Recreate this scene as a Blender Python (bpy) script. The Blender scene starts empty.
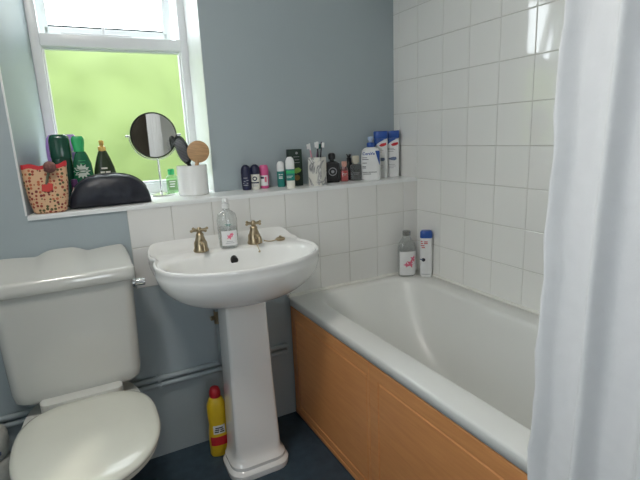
import bpy, bmesh, math, random
from mathutils import Vector, Matrix, noise
random.seed(7)
sc = bpy.context.scene
COL = sc.collection
PI = math.pi
L = 1.0            # ledge height above the floor

# ------------------------------------------------------------------ materials
def nt(name):
    m = bpy.data.materials.new(name); m.use_nodes = True
    t = m.node_tree; t.nodes.clear()
    out = t.nodes.new('ShaderNodeOutputMaterial')
    return m, t, out
def N(t, typ, **kw):
    n = t.nodes.new(typ)
    for k, v in kw.items():
        if k in n.inputs.keys(): n.inputs[k].default_value = v
        else: setattr(n, k, v)
    return n
def rgba(c): return (c[0], c[1], c[2], 1.0)
def pbr(name, col, rough=.5, metal=0., var=.06, scale=18., bump=0., bscale=60., coat=0., spec=.5, trans=0., detail=3., stretch=(1, 1, 1)):
    m, t, out = nt(name)
    p = N(t, 'ShaderNodeBsdfPrincipled'); p.inputs['Roughness'].default_value = rough
    p.inputs['Metallic'].default_value = metal; p.inputs['Coat Weight'].default_value = coat
    p.inputs['Specular IOR Level'].default_value = spec
    tc = N(t, 'ShaderNodeTexCoord'); mp = N(t, 'ShaderNodeMapping'); mp.inputs['Scale'].default_value = stretch
    t.links.new(tc.outputs['Object'], mp.inputs['Vector'])
    nz = N(t, 'ShaderNodeTexNoise', Scale=scale, Detail=detail); t.links.new(mp.outputs[0], nz.inputs['Vector'])
    mr = N(t, 'ShaderNodeMapRange'); mr.inputs['To Min'].default_value = 1 - var; mr.inputs['To Max'].default_value = 1 + var
    mr.inputs['From Min'].default_value = .25; mr.inputs['From Max'].default_value = .75
    t.links.new(nz.outputs['Fac'], mr.inputs['Value'])
    mx = N(t, 'ShaderNodeVectorMath', operation='MULTIPLY'); mx.inputs[0].default_value = col[:3]
    t.links.new(mr.outputs[0], mx.inputs[1]); t.links.new(mx.outputs[0], p.inputs['Base Color'])
    if bump:
        n2 = N(t, 'ShaderNodeTexNoise', Scale=bscale, Detail=3.); t.links.new(mp.outputs[0], n2.inputs['Vector'])
        b = N(t, 'ShaderNodeBump', Strength=bump, Distance=.002); t.links.new(n2.outputs['Fac'], b.inputs['Height'])
        t.links.new(b.outputs[0], p.inputs['Normal'])
    if trans:
        tr = N(t, 'ShaderNodeBsdfTranslucent'); t.links.new(mx.outputs[0], tr.inputs['Color'])
        ms = N(t, 'ShaderNodeMixShader', Fac=trans); t.links.new(p.outputs[0], ms.inputs[1]); t.links.new(tr.outputs[0], ms.inputs[2])
        t.links.new(ms.outputs[0], out.inputs[0])
    else: t.links.new(p.outputs[0], out.inputs[0])
    return m
def clear_plastic(name, tint, gloss=.12, rough=.08):
    m, t, out = nt(name)
    tr = N(t, 'ShaderNodeBsdfTransparent', Color=rgba(tint)); g = N(t, 'ShaderNodeBsdfGlossy', Roughness=rough)
    df = N(t, 'ShaderNodeBsdfDiffuse', Color=(.6, .62, .62, 1))
    lw = N(t, 'ShaderNodeLayerWeight', Blend=.35)
    ma = N(t, 'ShaderNodeMath', operation='MULTIPLY_ADD'); ma.inputs[1].default_value = .6; ma.inputs[2].default_value = gloss * .4
    t.links.new(lw.outputs['Facing'], ma.inputs[0])
    m0 = N(t, 'ShaderNodeMixShader', Fac=.12); t.links.new(tr.outputs[0], m0.inputs[1]); t.links.new(df.outputs[0], m0.inputs[2])
    ms = N(t, 'ShaderNodeMixShader'); t.links.new(ma.outputs[0], ms.inputs[0]); t.links.new(m0.outputs[0], ms.inputs[1]); t.links.new(g.outputs[0], ms.inputs[2])
    t.links.new(ms.outputs[0], out.inputs[0]); return m
def frosted(name, col, rough, ior):
    m, t, out = nt(name)
    r = N(t, 'ShaderNodeBsdfRefraction', Color=rgba(col), Roughness=rough, IOR=ior)
    tc = N(t, 'ShaderNodeTexCoord'); nz = N(t, 'ShaderNodeTexNoise', Scale=140., Detail=2.)
    t.links.new(tc.outputs['Object'], nz.inputs['Vector'])
    b = N(t, 'ShaderNodeBump', Strength=.15, Distance=.001); t.links.new(nz.outputs['Fac'], b.inputs['Height']); t.links.new(b.outputs[0], r.inputs['Normal'])
    t.links.new(r.outputs[0], out.inputs[0]); return m
def emis(name, col, s):
    m, t, out = nt(name); e = N(t, 'ShaderNodeEmission', Color=rgba(col), Strength=s); t.links.new(e.outputs[0], out.inputs[0]); return m

M = {}
M['paint'] = pbr('blue_grey_paint', (.36, .415, .44), .55, var=.03, scale=3, bump=.12, bscale=150)
M['white_paint'] = pbr('white_gloss_paint', (.78, .79, .79), .3, var=.02)
M['upvc'] = pbr('white_window_frame', (.80, .81, .83), .3, var=.015)
M['ceiling'] = pbr('ceiling_paint', (.78, .78, .76), .7, var=.02)
M['tile'] = pbr('white_glazed_tile', (.82, .815, .785), .05, var=.02, scale=2.5, bump=.015, bscale=9, spec=.85)
M['tile_b'] = pbr('white_glazed_tile_small', (.76, .75, .73), .12, var=.025, scale=4, bump=.03, bscale=12)
M['grout'] = pbr('grey_grout', (.60, .585, .545), .8, var=.15, scale=14)
M['silicone'] = pbr('sealant', (.78, .77, .72), .4, var=.08)
M['floor'] = pbr('dark_blue_vinyl', (.034, .060, .085), .45, var=.25, scale=25, bump=.1)
M['bath'] = pbr('bath_acrylic', (.74, .74, .715), .30, var=.015, scale=4)
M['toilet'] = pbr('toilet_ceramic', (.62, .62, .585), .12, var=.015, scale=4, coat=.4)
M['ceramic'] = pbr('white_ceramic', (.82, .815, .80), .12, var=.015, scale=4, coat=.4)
M['seat'] = pbr('cream_seat_plastic', (.70, .70, .62), .16, var=.01, coat=.3)
M['chrome'] = pbr('chrome', (.8, .8, .8), .12, 1., var=.02)
M['brass'] = pbr('aged_brass', (.42, .335, .22), .3, 1., var=.12, scale=60)
M['darkhole'] = pbr('dark_metal', (.03, .03, .03), .35, .6)
M['black'] = pbr('black_plastic', (.012, .012, .014), .35)
M['bagleather'] = pbr('black_navy_fabric', (.012, .014, .024), .42, var=.4, scale=30, bump=.5, bscale=45)
M['navy'] = pbr('navy_plastic', (.012, .014, .05), .35, var=.2, scale=80)
M['pink'] = pbr('pink_plastic', (.62, .09, .25), .35)
M['white'] = pbr('white_plastic', (.76, .76, .76), .35)
M['offwhite'] = pbr('cream_plastic', (.72, .70, .62), .4)
M['lilac'] = pbr('lilac_plastic', (.40, .24, .62), .3)
M['plum'] = pbr('plum_plastic', (.22, .03, .16), .3)
M['dkgreen'] = pbr('dark_green_plastic', (.008, .05, .03), .25)
M['green'] = pbr('green_plastic', (.012, .13, .06), .25)
M['brightgreen'] = pbr('bright_green_plastic', (.03, .42, .14), .3)
M['teal'] = pbr('teal_print', (.012, .20, .17), .35)
M['olive'] = pbr('olive_brown_plastic', (.028, .045, .02), .25)
M['gold'] = pbr('yellow_gold_plastic', (.70, .46, .12), .3)
M['blue'] = pbr('blue_plastic', (.02, .08, .34), .3)
M['red'] = pbr('red_plastic', (.55, .02, .03), .35)
M['yellow'] = pbr('yellow_plastic', (.78, .52, .02), .35)
M['ink'] = pbr('dark_print', (.02, .02, .03), .5)
M['bluegrey'] = pbr('blue_grey_print', (.12, .16, .26), .5)
M['pinkprint'] = pbr('pink_print', (.72, .16, .25), .5)
M['greyprint'] = pbr('grey_print', (.35, .35, .37), .5)
M['starprint'] = pbr('pale_starburst', (.55, .62, .55), .45)
M['limeprint'] = pbr('lime_print', (.25, .42, .08), .5)
M['wood'] = pbr('brush_wood', (.50, .30, .15), .45, var=.2, scale=20, stretch=(1, 8, 8))
M['pinkbrush'] = pbr('brown_bristle', (.20, .09, .08), .9, var=.4, scale=200, bump=.8, bscale=400)
M['curtain'] = pbr('white_curtain_fabric', (.80, .80, .805), .85, var=.02, scale=40, bump=.2, bscale=400, trans=.16, spec=.1)
M['roll'] = pbr('pale_wrapper', (.50, .50, .46), .35, var=.2, scale=30)
M['door'] = pbr('dark_stained_door', (.055, .045, .03), .5, var=.2, stretch=(8, 8, 1))
M['clear'] = clear_plastic('clear_plastic', (.93, .945, .94))
M['cleargreen'] = clear_plastic('green_tinted_plastic', (.62, .86, .55))
M['smoke'] = clear_plastic('grey_glass', (.42, .43, .45))
M['redglass'] = clear_plastic('red_glass', (.9, .35, .35))
M['frosted'] = frosted('frosted_glass', (.95, .97, .93), .32, 1.45)
M['softfrost'] = frosted('frosted_glass_clear', (.97, .97, .97), .16, 1.3)
M['clearglass'] = None
m, t, out = nt('clear_glass_face'); tr = N(t, 'ShaderNodeBsdfTransparent', Color=(.97, .98, .97, 1)); t.links.new(tr.outputs[0], out.inputs[0]); M['clearglass'] = m
m, t, out = nt('mirror_silver'); g = N(t, 'ShaderNodeBsdfGlossy', Color=(.88, .88, .86, 1), Roughness=.015); t.links.new(g.outputs[0], out.inputs[0]); M['mirror'] = m
M['lamp'] = emis('lamp_diffuser', (1., .95, .88), 46.)
M['navyblack'] = pbr('black_lacquer', (.012, .012, .014), .3)

# maple veneer for the bath panel
m, t, out = nt('maple_veneer'); p = N(t, 'ShaderNodeBsdfPrincipled', Roughness=.38)
tc = N(t, 'ShaderNodeTexCoord'); mp = N(t, 'ShaderNodeMapping'); mp.inputs['Scale'].default_value = (1, 1.2, 14)
t.links.new(tc.outputs['Object'], mp.inputs[0]); nz = N(t, 'ShaderNodeTexNoise', Scale=6., Detail=6., Distortion=.6); t.links.new(mp.outputs[0], nz.inputs['Vector'])
cr = N(t, 'ShaderNodeValToRGB'); e = cr.color_ramp.elements; e[0].position = .3; e[0].color = (.66, .28, .10, 1); e[1].position = .75; e[1].color = (.74, .34, .125, 1)
t.links.new(nz.outputs['Fac'], cr.inputs[0]); t.links.new(cr.outputs[0], p.inputs['Base Color']); t.links.new(p.outputs[0], out.inputs[0]); M['maple'] = m
# marble tumbler
m, t, out = nt('marble'); p = N(t, 'ShaderNodeBsdfPrincipled', Roughness=.22)
tc = N(t, 'ShaderNodeTexCoord'); nz = N(t, 'ShaderNodeTexNoise', Scale=14., Detail=5., Distortion=1.6); t.links.new(tc.outputs['Object'], nz.inputs['Vector'])
cr = N(t, 'ShaderNodeValToRGB'); e = cr.color_ramp.elements; e[0].position = .42; e[0].color = (.68, .66, .60, 1); e[1].position = .60; e[1].color = (.66, .65, .62, 1)
x = cr.color_ramp.elements.new(.53); x.color = (.20, .20, .21, 1); x = cr.color_ramp.elements.new(.48); x.color = (.6, .59, .55, 1)
t.links.new(nz.outputs['Fac'], cr.inputs[0]); t.links.new(cr.outputs[0], p.inputs['Base Color']); t.links.new(p.outputs[0], out.inputs[0]); M['marble'] = m
# printed pouch cloth
m, t, out = nt('dotted_pouch_cloth'); p = N(t, 'ShaderNodeBsdfPrincipled', Roughness=.7)
tc = N(t, 'ShaderNodeTexCoord'); vo = N(t, 'ShaderNodeTexVoronoi', Scale=88., Randomness=.55); t.links.new(tc.outputs['Object'], vo.inputs['Vector'])
cr = N(t, 'ShaderNodeValToRGB'); cr.color_ramp.interpolation = 'CONSTANT'; e = cr.color_ramp.elements; e[0].position = 0; e[0].color = (.32, .05, .03, 1); e[1].position = .75; e[1].color = (.10, .09, .03, 1)
x = cr.color_ramp.elements.new(.35); x.color = (.50, .13, .06, 1); x = cr.color_ramp.elements.new(.55); x.color = (.20, .03, .03, 1)
sp = N(t, 'ShaderNodeSeparateColor'); t.links.new(vo.outputs['Color'], sp.inputs[0]); t.links.new(sp.outputs[0], cr.inputs[0])
lt = N(t, 'ShaderNodeMath', operation='LESS_THAN'); lt.inputs[1].default_value = .40; t.links.new(vo.outputs['Distance'], lt.inputs[0])
mx = N(t, 'ShaderNodeMix', data_type='RGBA'); mx.inputs['A'].default_value = (.68, .43, .26, 1)
t.links.new(lt.outputs[0], mx.inputs['Factor']); t.links.new(cr.outputs[0], mx.inputs['B']); t.links.new(mx.outputs['Result'], p.inputs['Base Color']); t.links.new(p.outputs[0], out.inputs[0]); M['dots'] = m
# leaves
def leafmat(name, a, b, sc_=6.):
    m, t, out = nt(name); p = N(t, 'ShaderNodeBsdfPrincipled', Roughness=.6)
    tc = N(t, 'ShaderNodeTexCoord'); nz = N(t, 'ShaderNodeTexNoise', Scale=sc_, Detail=6.); t.links.new(tc.outputs['Object'], nz.inputs['Vector'])
    cr = N(t, 'ShaderNodeValToRGB'); e = cr.color_ramp.elements; e[0].position = .3; e[0].color = rgba(a); e[1].position = .7; e[1].color = rgba(b)
    t.links.new(nz.outputs['Fac'], cr.inputs[0]); t.links.new(cr.outputs[0], p.inputs['Base Color']); t.links.new(p.outputs[0], out.inputs[0]); return m
M['hedge'] = leafmat('hedge_leaves', (.075, .108, .026), (.140, .178, .050), 26.)
M['tree'] = leafmat('yellow_leaves', (.30, .32, .03), (.60, .55, .10))
M['grass'] = leafmat('lawn_grass', (.10, .22, .03), (.2, .36, .06))
M['bark'] = pbr('bark', (.12, .09, .06), .9)

# ------------------------------------------------------------------ mesh helpers
def link(name, bm, mats, parent=None, loc=(0, 0, 0), rot=(0, 0, 0), smooth=True, angle=40):
    bmesh.ops.recalc_face_normals(bm, faces=bm.faces[:])
    me = bpy.data.meshes.new(name); bm.to_mesh(me); bm.free()
    for m in (mats if isinstance(mats, (list, tuple)) else [mats]): me.materials.append(m)
    if smooth:
        for f in me.polygons: f.use_smooth = True
        me.set_sharp_from_angle(angle=math.radians(angle))
    o = bpy.data.objects.new(name, me); COL.objects.link(o); o.location = loc; o.rotation_euler = rot
    if parent: o.parent = parent
    return o
def thing(name, label, cat, loc=(0, 0, 0), rz=0, group=None, rot=None):
    o = bpy.data.objects.new(name, None); COL.objects.link(o); o.location = loc; o.rotation_euler = rot or (0, 0, rz); o.empty_display_size = .02
    return tag(o, label, cat, group)
def tag(o, label, cat, group=None):
    o['label'] = label; o['category'] = cat
    if group: o['group'] = group
    return o
def struct(o, label=None, cat=None):
    o['kind'] = 'structure'
    if label: o['label'] = label; o['category'] = cat
    return o
def loft(bm, rings, cap0=True, cap1=True, closed=True, mi=0):
    vs = [[bm.verts.new(p) for p in r] for r in rings]; n = len(rings[0]); fs = []
    for a, b in zip(vs, vs[1:]):
        for i in range(n if closed else n - 1):
            j = (i + 1) % n
            fs.append(bm.faces.new((a[i], a[j], b[j], b[i])))
    if cap0: fs.append(bm.faces.new(vs[0][::-1]))
    if cap1: fs.append(bm.faces.new(vs[-1]))
    for f in fs: f.material_index = mi
    return vs
def ell(a, b, z, n=32, e=2., cx=0, cy=0, ph=0):
    r = []
    for i in range(n):
        th = 2 * PI * i / n + ph; c, s = math.cos(th), math.sin(th)
        r.append((cx + a * math.copysign(abs(c) ** (2 / e), c), cy + b * math.copysign(abs(s) ** (2 / e), s), z))
    return r
def prof(bm, pr, n=32, e=2., cx=0, cy=0, mi=0, cap0=True, cap1=True):
    """stack of rounded sections: (z, half width, half depth)"""
    return loft(bm, [ell(q[1], q[2] if len(q) > 2 else q[1], q[0], n, e, cx, cy) for q in pr], cap0, cap1, mi=mi)
def rrect(x0, x1, y0, y1, r, z, k=7):
    pts = []
    for cx, cy, a0 in ((x1 - r, y1 - r, 0), (x0 + r, y1 - r, 90), (x0 + r, y0 + r, 180), (x1 - r, y0 + r, 270)):
        for i in range(k):
            a = math.radians(a0 + 90 * i / (k - 1)); pts.append((cx + r * math.cos(a), cy + r * math.sin(a), z))
    return pts
def box(bm, x0, x1, y0, y1, z0, z1, bev=0., seg=2, mi=0):
    g = bmesh.ops.create_cube(bm, size=1.)
    for v in g['verts']:
        v.co = (x0 + (v.co.x + .5) * (x1 - x0), y0 + (v.co.y + .5) * (y1 - y0), z0 + (v.co.z + .5) * (z1 - z0))
    fs = set(f for v in g['verts'] for f in v.link_faces)
    for f in fs: f.material_index = mi
    if bev:
        es = list(set(e for v in g['verts'] for e in v.link_edges))
        bmesh.ops.bevel(bm, geom=es, offset=bev, segments=seg, affect='EDGES', profile=.5, material=mi)
def prism(bm, plan, z0, z1, mi=0):
    loft(bm, [[(x, y, z0) for x, y in plan], [(x, y, z1) for x, y in plan]], mi=mi)
def tube(bm, pts, r, n=10, mi=0, cap=True):
    pts = [Vector(p) for p in pts]; rr = r if isinstance(r, (list, tuple)) else [r] * len(pts)
    rings = []; up = None
    for i, p in enumerate(pts):
        d = (pts[min(i + 1, len(pts) - 1)] - pts[max(i - 1, 0)]).normalized()
        if up is None: up = Vector((0, 0, 1)) if abs(d.z) < .9 else Vector((1, 0, 0))
        u = d.cross(up).normalized(); v = u.cross(d).normalized(); up = v
        rings.append([tuple(p + rr[i] * (math.cos(2 * PI * k / n) * u + math.sin(2 * PI * k / n) * v)) for k in range(n)])
    loft(bm, rings, cap, cap, mi=mi)
def ball(bm, c, r, sx=1, sy=1, sz=1, u=14, v=9, mi=0):
    g = bmesh.ops.create_uvsphere(bm, u_segments=u, v_segments=v, radius=r)
    for q in g['verts']: q.co = (c[0] + q.co.x * sx, c[1] + q.co.y * sy, c[2] + q.co.z * sz)
    for f in set(f for q in g['verts'] for f in q.link_faces): f.material_index = mi
def nb(): return bmesh.new()
def pt(pr, z):
    for a, b in zip(pr, pr[1:]):
        if a[0] <= z <= b[0] and b[0] > a[0]:
            t = (z - a[0]) / (b[0] - a[0]); return a[1] + t * (b[1] - a[1]), a[2] + t * (b[2] - a[2])
    return pr[-1][1], pr[-1][2]
def wrap(pr, e, u, z, off=.0006):
    """point on the front (-y) of a section body at signed horizontal arc u (x) and height z"""
    w, d = pt(pr, z)
    x = max(-w * .985, min(w * .985, u))
    y = -d * (max(0., 1 - abs(x / w) ** e)) ** (1 / e)
    return (x * (1 + off / w), y - off, z)
def patch(name, parent, pr, e, u0, u1, z0, z1, mat, nu=12, nz=6, off=.0006, shape=None):
    bm = nb()
    g = []
    for j in range(nz + 1):
        z = z0 + (z1 - z0) * j / nz; row = []
        a, b = (u0, u1) if shape is None else shape(j / nz, u0, u1)
        for i in range(nu + 1): row.append(bm.verts.new(wrap(pr, e, a + (b - a) * i / nu, z, off)))
        g.append(row)
    for j in range(nz):
        for i in range(nu): bm.faces.new((g[j][i], g[j][i + 1], g[j + 1][i + 1], g[j + 1][i]))
    return link(name, bm, mat, parent)
def oval_shape(t, a, b):
    c = (a + b) / 2; h = (b - a) / 2 * math.sqrt(max(.002, 1 - (2 * t - 1) ** 2)); return c - h, c + h
def blob(name, parent, pr, e, cu, cz, pts, mat, off=.0012):
    bm = nb(); vs = [bm.verts.new(wrap(pr, e, cu + a, cz + b, off)) for a, b in pts]; c = bm.verts.new(wrap(pr, e, cu, cz, off))
    for i in range(len(vs)): bm.faces.new((c, vs[i], vs[(i + 1) % len(vs)]))
    return link(name, bm, mat, parent)
def star(n, r0, r1): return [((r1 if i % 2 else r0) * math.cos(PI * i / n), (r1 if i % 2 else r0) * math.sin(PI * i / n)) for i in range(2 * n)]
def lines(name, parent, pr, e, rows, mat, off=.001, h=.002):
    bm = nb()
    for u0, u1, z in rows:
        a = [bm.verts.new(wrap(pr, e, u0 + (u1 - u0) * i / 6, z, off)) for i in range(7)]; b = [bm.verts.new(wrap(pr, e, u0 + (u1 - u0) * i / 6, z + h, off)) for i in range(7)]
        for i in range(6): bm.faces.new((a[i], a[i + 1], b[i + 1], b[i]))
    return link(name, bm, mat, parent)
def text(name, parent, s, size, pr, e, cu, cz, mat, off=.0014):
    c = bpy.data.curves.new('lettering', 'FONT'); c.body = s; c.size = size; c.align_x = 'CENTER'; c.align_y = 'CENTER'; c.offset = size * .02
    o = bpy.data.objects.new('lettering', c); COL.objects.link(o)
    me = bpy.data.meshes.new_from_object(o.evaluated_get(bpy.context.evaluated_depsgraph_get()))
    bpy.data.objects.remove(o); bpy.data.curves.remove(c)
    for v in me.vertices: v.co = wrap(pr, e, cu + v.co.x, cz + v.co.y, off)
    me.materials.clear(); me.materials.append(mat)
    o = bpy.data.objects.new(name, me); COL.objects.link(o); o.parent = parent; return o
def sweep_spline(P, n):
    """closed Catmull-Rom through P sampled at n points"""
    out = []; m = len(P)
    for k in range(n):
        f = k * m / n; i = int(f); t = f - i
        p0, p1, p2, p3 = (P[(i + d - 1) % m] for d in range(4))
        out.append(tuple(.5 * ((2 * b) + (-a + c) * t + (2 * a - 5 * b + 4 * c - d) * t * t + (-a + 3 * b - 3 * c + d) * t ** 3) for a, b, c, d in zip(p0, p1, p2, p3)))
    return out

# ------------------------------------------------------------------ camera
cam = bpy.data.cameras.new('camera'); camo = bpy.data.objects.new('camera', cam); COL.objects.link(camo)
cam.sensor_fit = 'HORIZONTAL'; cam.sensor_width = 36; cam.lens = 465.063 * 36 / 640; cam.clip_start = .02

a = Vector((.208289935, -.473616468, -.0942204147)); th = a.length; K = a / th
B = Matrix(((1, 0, 0), (0, 0, -1), (0, 1, 0)))
R = Matrix.Rotation(th, 3, K) @ B              # world -> (right, down, forward)
right, down, fwd = R[0], R[1], R[2]
mw = Matrix((( right.x, -down.x, -fwd.x, -1.41815), (right.y, -down.y, -fwd.y, -1.747173), (right.z, -down.z, -fwd.z, .218229 + L), (0, 0, 0, 1)))
camo.matrix_world = mw; sc.camera = camo

# ------------------------------------------------------------------ room shell
XL, YF, YB, ZC = -2.05, -2.25, .47, 2.35
bm = nb(); box(bm, XL - .1, .1, YF - .1, YB, -.1, 0); struct(link('floor', bm, M['floor'], smooth=False), 'dark blue vinyl floor', 'floor')
bm = nb(); box(bm, XL - .1, .1, YF - .1, YB, ZC, ZC + .1); struct(link('ceiling', bm, M['ceiling'], smooth=False))
bm = nb()
prism(bm, [(XL - .1, 0), (-1.582, 0), (-1.506, .36), (-1.506, YB), (XL - .1, YB)], 0, ZC)
box(bm, -1.582, 0., 0, YB, 0, L - .012)
prism(bm, [(-.922, .18), (0, .18), (0, YB), (-.93, YB), (-.93, .36)], L - .012, ZC)
box(bm, -1.582, -.922, .18, YB, 2.06, ZC)
struct(link('wall_back', bm, M['paint'], smooth=False), 'blue grey painted wall with window recess', 'wall')
bm = nb(); box(bm, XL - .1, XL, YF, -1.80, 0, ZC); box(bm, XL - .1, XL, -1.25, 0, 0, ZC); box(bm, XL - .1, XL, -1.80, -1.25, 0, 1.0); box(bm, XL - .1, XL, -1.80, -1.25, 1.75, ZC); struct(link('wall_left', bm, M['paint'], smooth=False))
w3 = bpy.data.objects.new('added_side_window', None); COL.objects.link(w3); struct(w3); w3.location = (XL - .05, -1.525, 1.375)  # unseen window, added to brighten the room from the left
bm = nb(); box(bm, -.03, .03, -.275, -.235, -.375, .375, .004); box(bm, -.03, .03, .235, .275, -.375, .375, .004); box(bm, -.03, .03, -.275, .275, -.375, -.335, .004); box(bm, -.03, .03, -.275, .275, .335, .375, .004); link('frame', bm, M['upvc'], w3)
lp3 = bpy.data.lights.new('added_side_portal', 'AREA'); lp3.shape = 'RECTANGLE'; lp3.size = .7; lp3.size_y = .5; lp3.cycles.is_portal = True
lo3 = bpy.data.objects.new('added_side_portal', lp3); COL.objects.link(lo3); lo3.location = (XL - .085, -1.525, 1.375); lo3.rotation_euler = (0, math.radians(-90), 0)
bm = nb(); box(bm, XL - .1, -1.88, YF - .1, YF, 0, ZC); box(bm, -1.02, .1, YF - .1, YF, 0, ZC); box(bm, -1.88, -1.02, YF - .1, YF, 2.05, ZC); struct(link('wall_front', bm, M['paint'], smooth=False))
# unseen landing with doorway and window, added to bring in fill light
LY = -3.55
bm = nb(); box(bm, -2.4, -.5, LY - .1, YF - .1, -.1, 0); struct(link('floor_landing', bm, M['floor'], smooth=False))
bm = nb(); box(bm, -2.4, -.5, LY - .1, YF - .1, ZC, ZC + .1); struct(link('ceiling_landing', bm, M['ceiling'], smooth=False))
bm = nb(); box(bm, -2.5, -2.4, LY - .1, YF - .1, 0, ZC); box(bm, -2.4, -2.15, YF - .2, YF - .1, 0, ZC); struct(link('wall_landing_left', bm, M['white_paint'], smooth=False))
bm = nb(); box(bm, -.5, -.4, LY - .1, YF - .1, 0, ZC); struct(link('wall_landing_right', bm, M['white_paint'], smooth=False))
bm = nb(); box(bm, -2.4, -.5, LY - .1, LY, 0, .5); box(bm, -2.4, -.5, LY - .1, LY, 1.2, ZC); box(bm, -2.4, -1.6, LY - .1, LY, .5, 1.2); box(bm, -1.1, -.5, LY - .1, LY, .5, 1.2); struct(link('wall_landing_back', bm, M['white_paint'], smooth=False))
w2 = bpy.data.objects.new('added_landing_window', None); COL.objects.link(w2); struct(w2); w2.location = (-1.35, LY - .05, .85)
bm = nb(); box(bm, -.25, -.21, -.03, .03, -.35, .35, .004); box(bm, .21, .25, -.03, .03, -.35, .35, .004); box(bm, -.25, .25, -.03, .03, -.35, -.31, .004); box(bm, -.25, .25, -.03, .03, .31, .35, .004); link('frame', bm, M['upvc'], w2)
al = bpy.data.lights.new('added_landing_portal', 'AREA'); al.shape = 'RECTANGLE'; al.size = .5; al.size_y = .7; al.cycles.is_portal = True
alo = bpy.data.objects.new('added_landing_portal', al); COL.objects.link(alo); alo.location = (-1.35, LY - .085, .85); alo.rotation_euler = (math.radians(90), 0, 0)
d2 = bpy.data.objects.new('added_doorway', None); COL.objects.link(d2); struct(d2); d2.location = (-1.45, YF, 0)
bm = nb(); box(bm, -.435, -.40, -.11, .012, 0, 2.05, .003); box(bm, .40, .435, -.11, .012, 0, 2.05, .003); box(bm, -.435, .435, -.11, .012, 2.015, 2.05, .003); link('door_frame', bm, M['white_paint'], d2)
bm = nb(); box(bm, -.70, 0, -1.80, -1.705, 0, ZC); struct(link('wall_partition', bm, M['tile'], smooth=False))

# tiles: a bevelled slab each, on a grout backing
def tile_slab(bm, O, U, V, W, u0, u1, v0, v1, g=.0013, b=.0018, th=.0030, mi=0):
    O, U, V, W = map(Vector, (O, U, V, W))
    tu, tv = random.gauss(0, .0007), random.gauss(0, .0007)
    uc, vc = (u0 + u1) / 2, (v0 + v1) / 2
    def ring(i, h): 
        r = []
        for (u, v) in ((u0 + g + i, v0 + g + i), (u1 - g - i, v0 + g + i), (u1 - g - i, v1 - g - i), (u0 + g + i, v1 - g - i)):
            hh = h + (tu * (u - uc) + tv * (v - vc)) * (h > 0)
            r.append(tuple(O + U * u + V * v + W * hh))
        return r
    loft(bm, [ring(0, 0), ring(0, th - b * .8), ring(b * .35, th - b * .25), ring(b, th)], cap0=False, mi=mi)
bm = nb()
box(bm, -.0005, .1, YF, YB, 0, ZC, mi=1)
cols = [.18, .136, 0., -.164] + [-.164 - .15 * k for k in range(1, 11)]
rows = [L + .15 * k for k in range(-3, 9)] + [ZC]
for a, b in zip(cols, cols[1:]):
    if b < -1.7: b = -1.7
    for c, d in zip(rows, rows[1:]):
        if a > 0.001 and d <= L + .001: continue
        tile_slab(bm, (0, 0, 0), (0, 1, 0), (0, 0, 1), (-1, 0, 0), b, a, c, d)
struct(link('wall_right', bm, [M['tile'], M['grout']], angle=20), 'white square tiled wall above the bath', 'wall')
bm = nb()
xs = [0, -.0837] + [-.0837 - .15 * k for k in range(1, 9)]
box(bm, -1.2835, 0, -.0005, .003, .70, L - .01, mi=1); box(bm, -.70, 0, -.0005, .003, .55, .70, mi=1)
for a, b in zip(xs, xs[1:]):
    for c, d in ((L - .15, L - .002), (L - .30, L - .15), (L - .45, L - .30)):
        bb = b
        if d < .75:
            if a < -.69: continue
            bb = max(b, -.70)
        tile_slab(bm, (0, 0, 0), (1, 0, 0), (0, 0, 1), (0, -1, 0), bb, a, c, d)
struct(link('wall_splashback', bm, [M['tile_b'], M['grout']], angle=20), 'white tiles under the ledge behind basin', 'wall')
# ledge / sill top
bm = nb(); prism(bm, [(-1.580, -.006), (-.006, -.006), (-.006, .18), (-.924, .18), (-.931, .37), (-1.506, .37)], L - .012, L + .003)
bmesh.ops.bevel(bm, geom=[e for e in bm.edges if all(v.co.y < 0 and v.co.z > L for v in e.verts)], offset=.004, segments=3, affect='EDGES')
struct(link('trim_1', bm, M['white_paint']), 'white ledge and window sill', 'ledge')
# white reveal board at the right of the window, and white strip painting the lit edge at the left
bm = nb(); prism(bm, [(-.9235, .178), (-.921, .1775), (-.929, .372), (-.934, .372)], L + .003, 2.06); struct(link('trim_2', bm, M['white_paint'], smooth=False))
bm = nb(); tube(bm, [(-1.5825, -.0005, L + .003), (-1.5825, -.0005, 2.06)], .0032, 8); struct(link('lit_edge_strip', bm, M['white_paint']))
# sealant along the bath
bm = nb(); tube(bm, [(-.692, -.005, .552), (-.004, -.005, .552), (-.004, -1.7, .552)], .0085, 10); struct(link('trim_4', bm, M['silicone']))

# unseen dark door, added for the dark part of the mirror's reflection
d = bpy.data.objects.new('added_dark_door', None); COL.objects.link(d); struct(d); d.location = (-.80, YF, 0)
bm = nb(); box(bm, -.155, .28, 0, .035, .005, 1.98, .003); link('door_leaf', bm, M['door'], d)
bm = nb(); box(bm, -.18, -.157, 0, .05, 0, 2.05, .004); box(bm, .285, .33, 0, .05, 0, 2.05, .004); box(bm, -.18, .33, 0, .05, 1.985, 2.05, .004); link('door_frame', bm, M['white_paint'], d)
bm = nb(); tube(bm, [(-.11, .035, 1.0), (-.11, .08, 1.0), (-.02, .085, 1.0)], .009, 10); link('door_handle', bm, M['chrome'], d)

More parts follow.
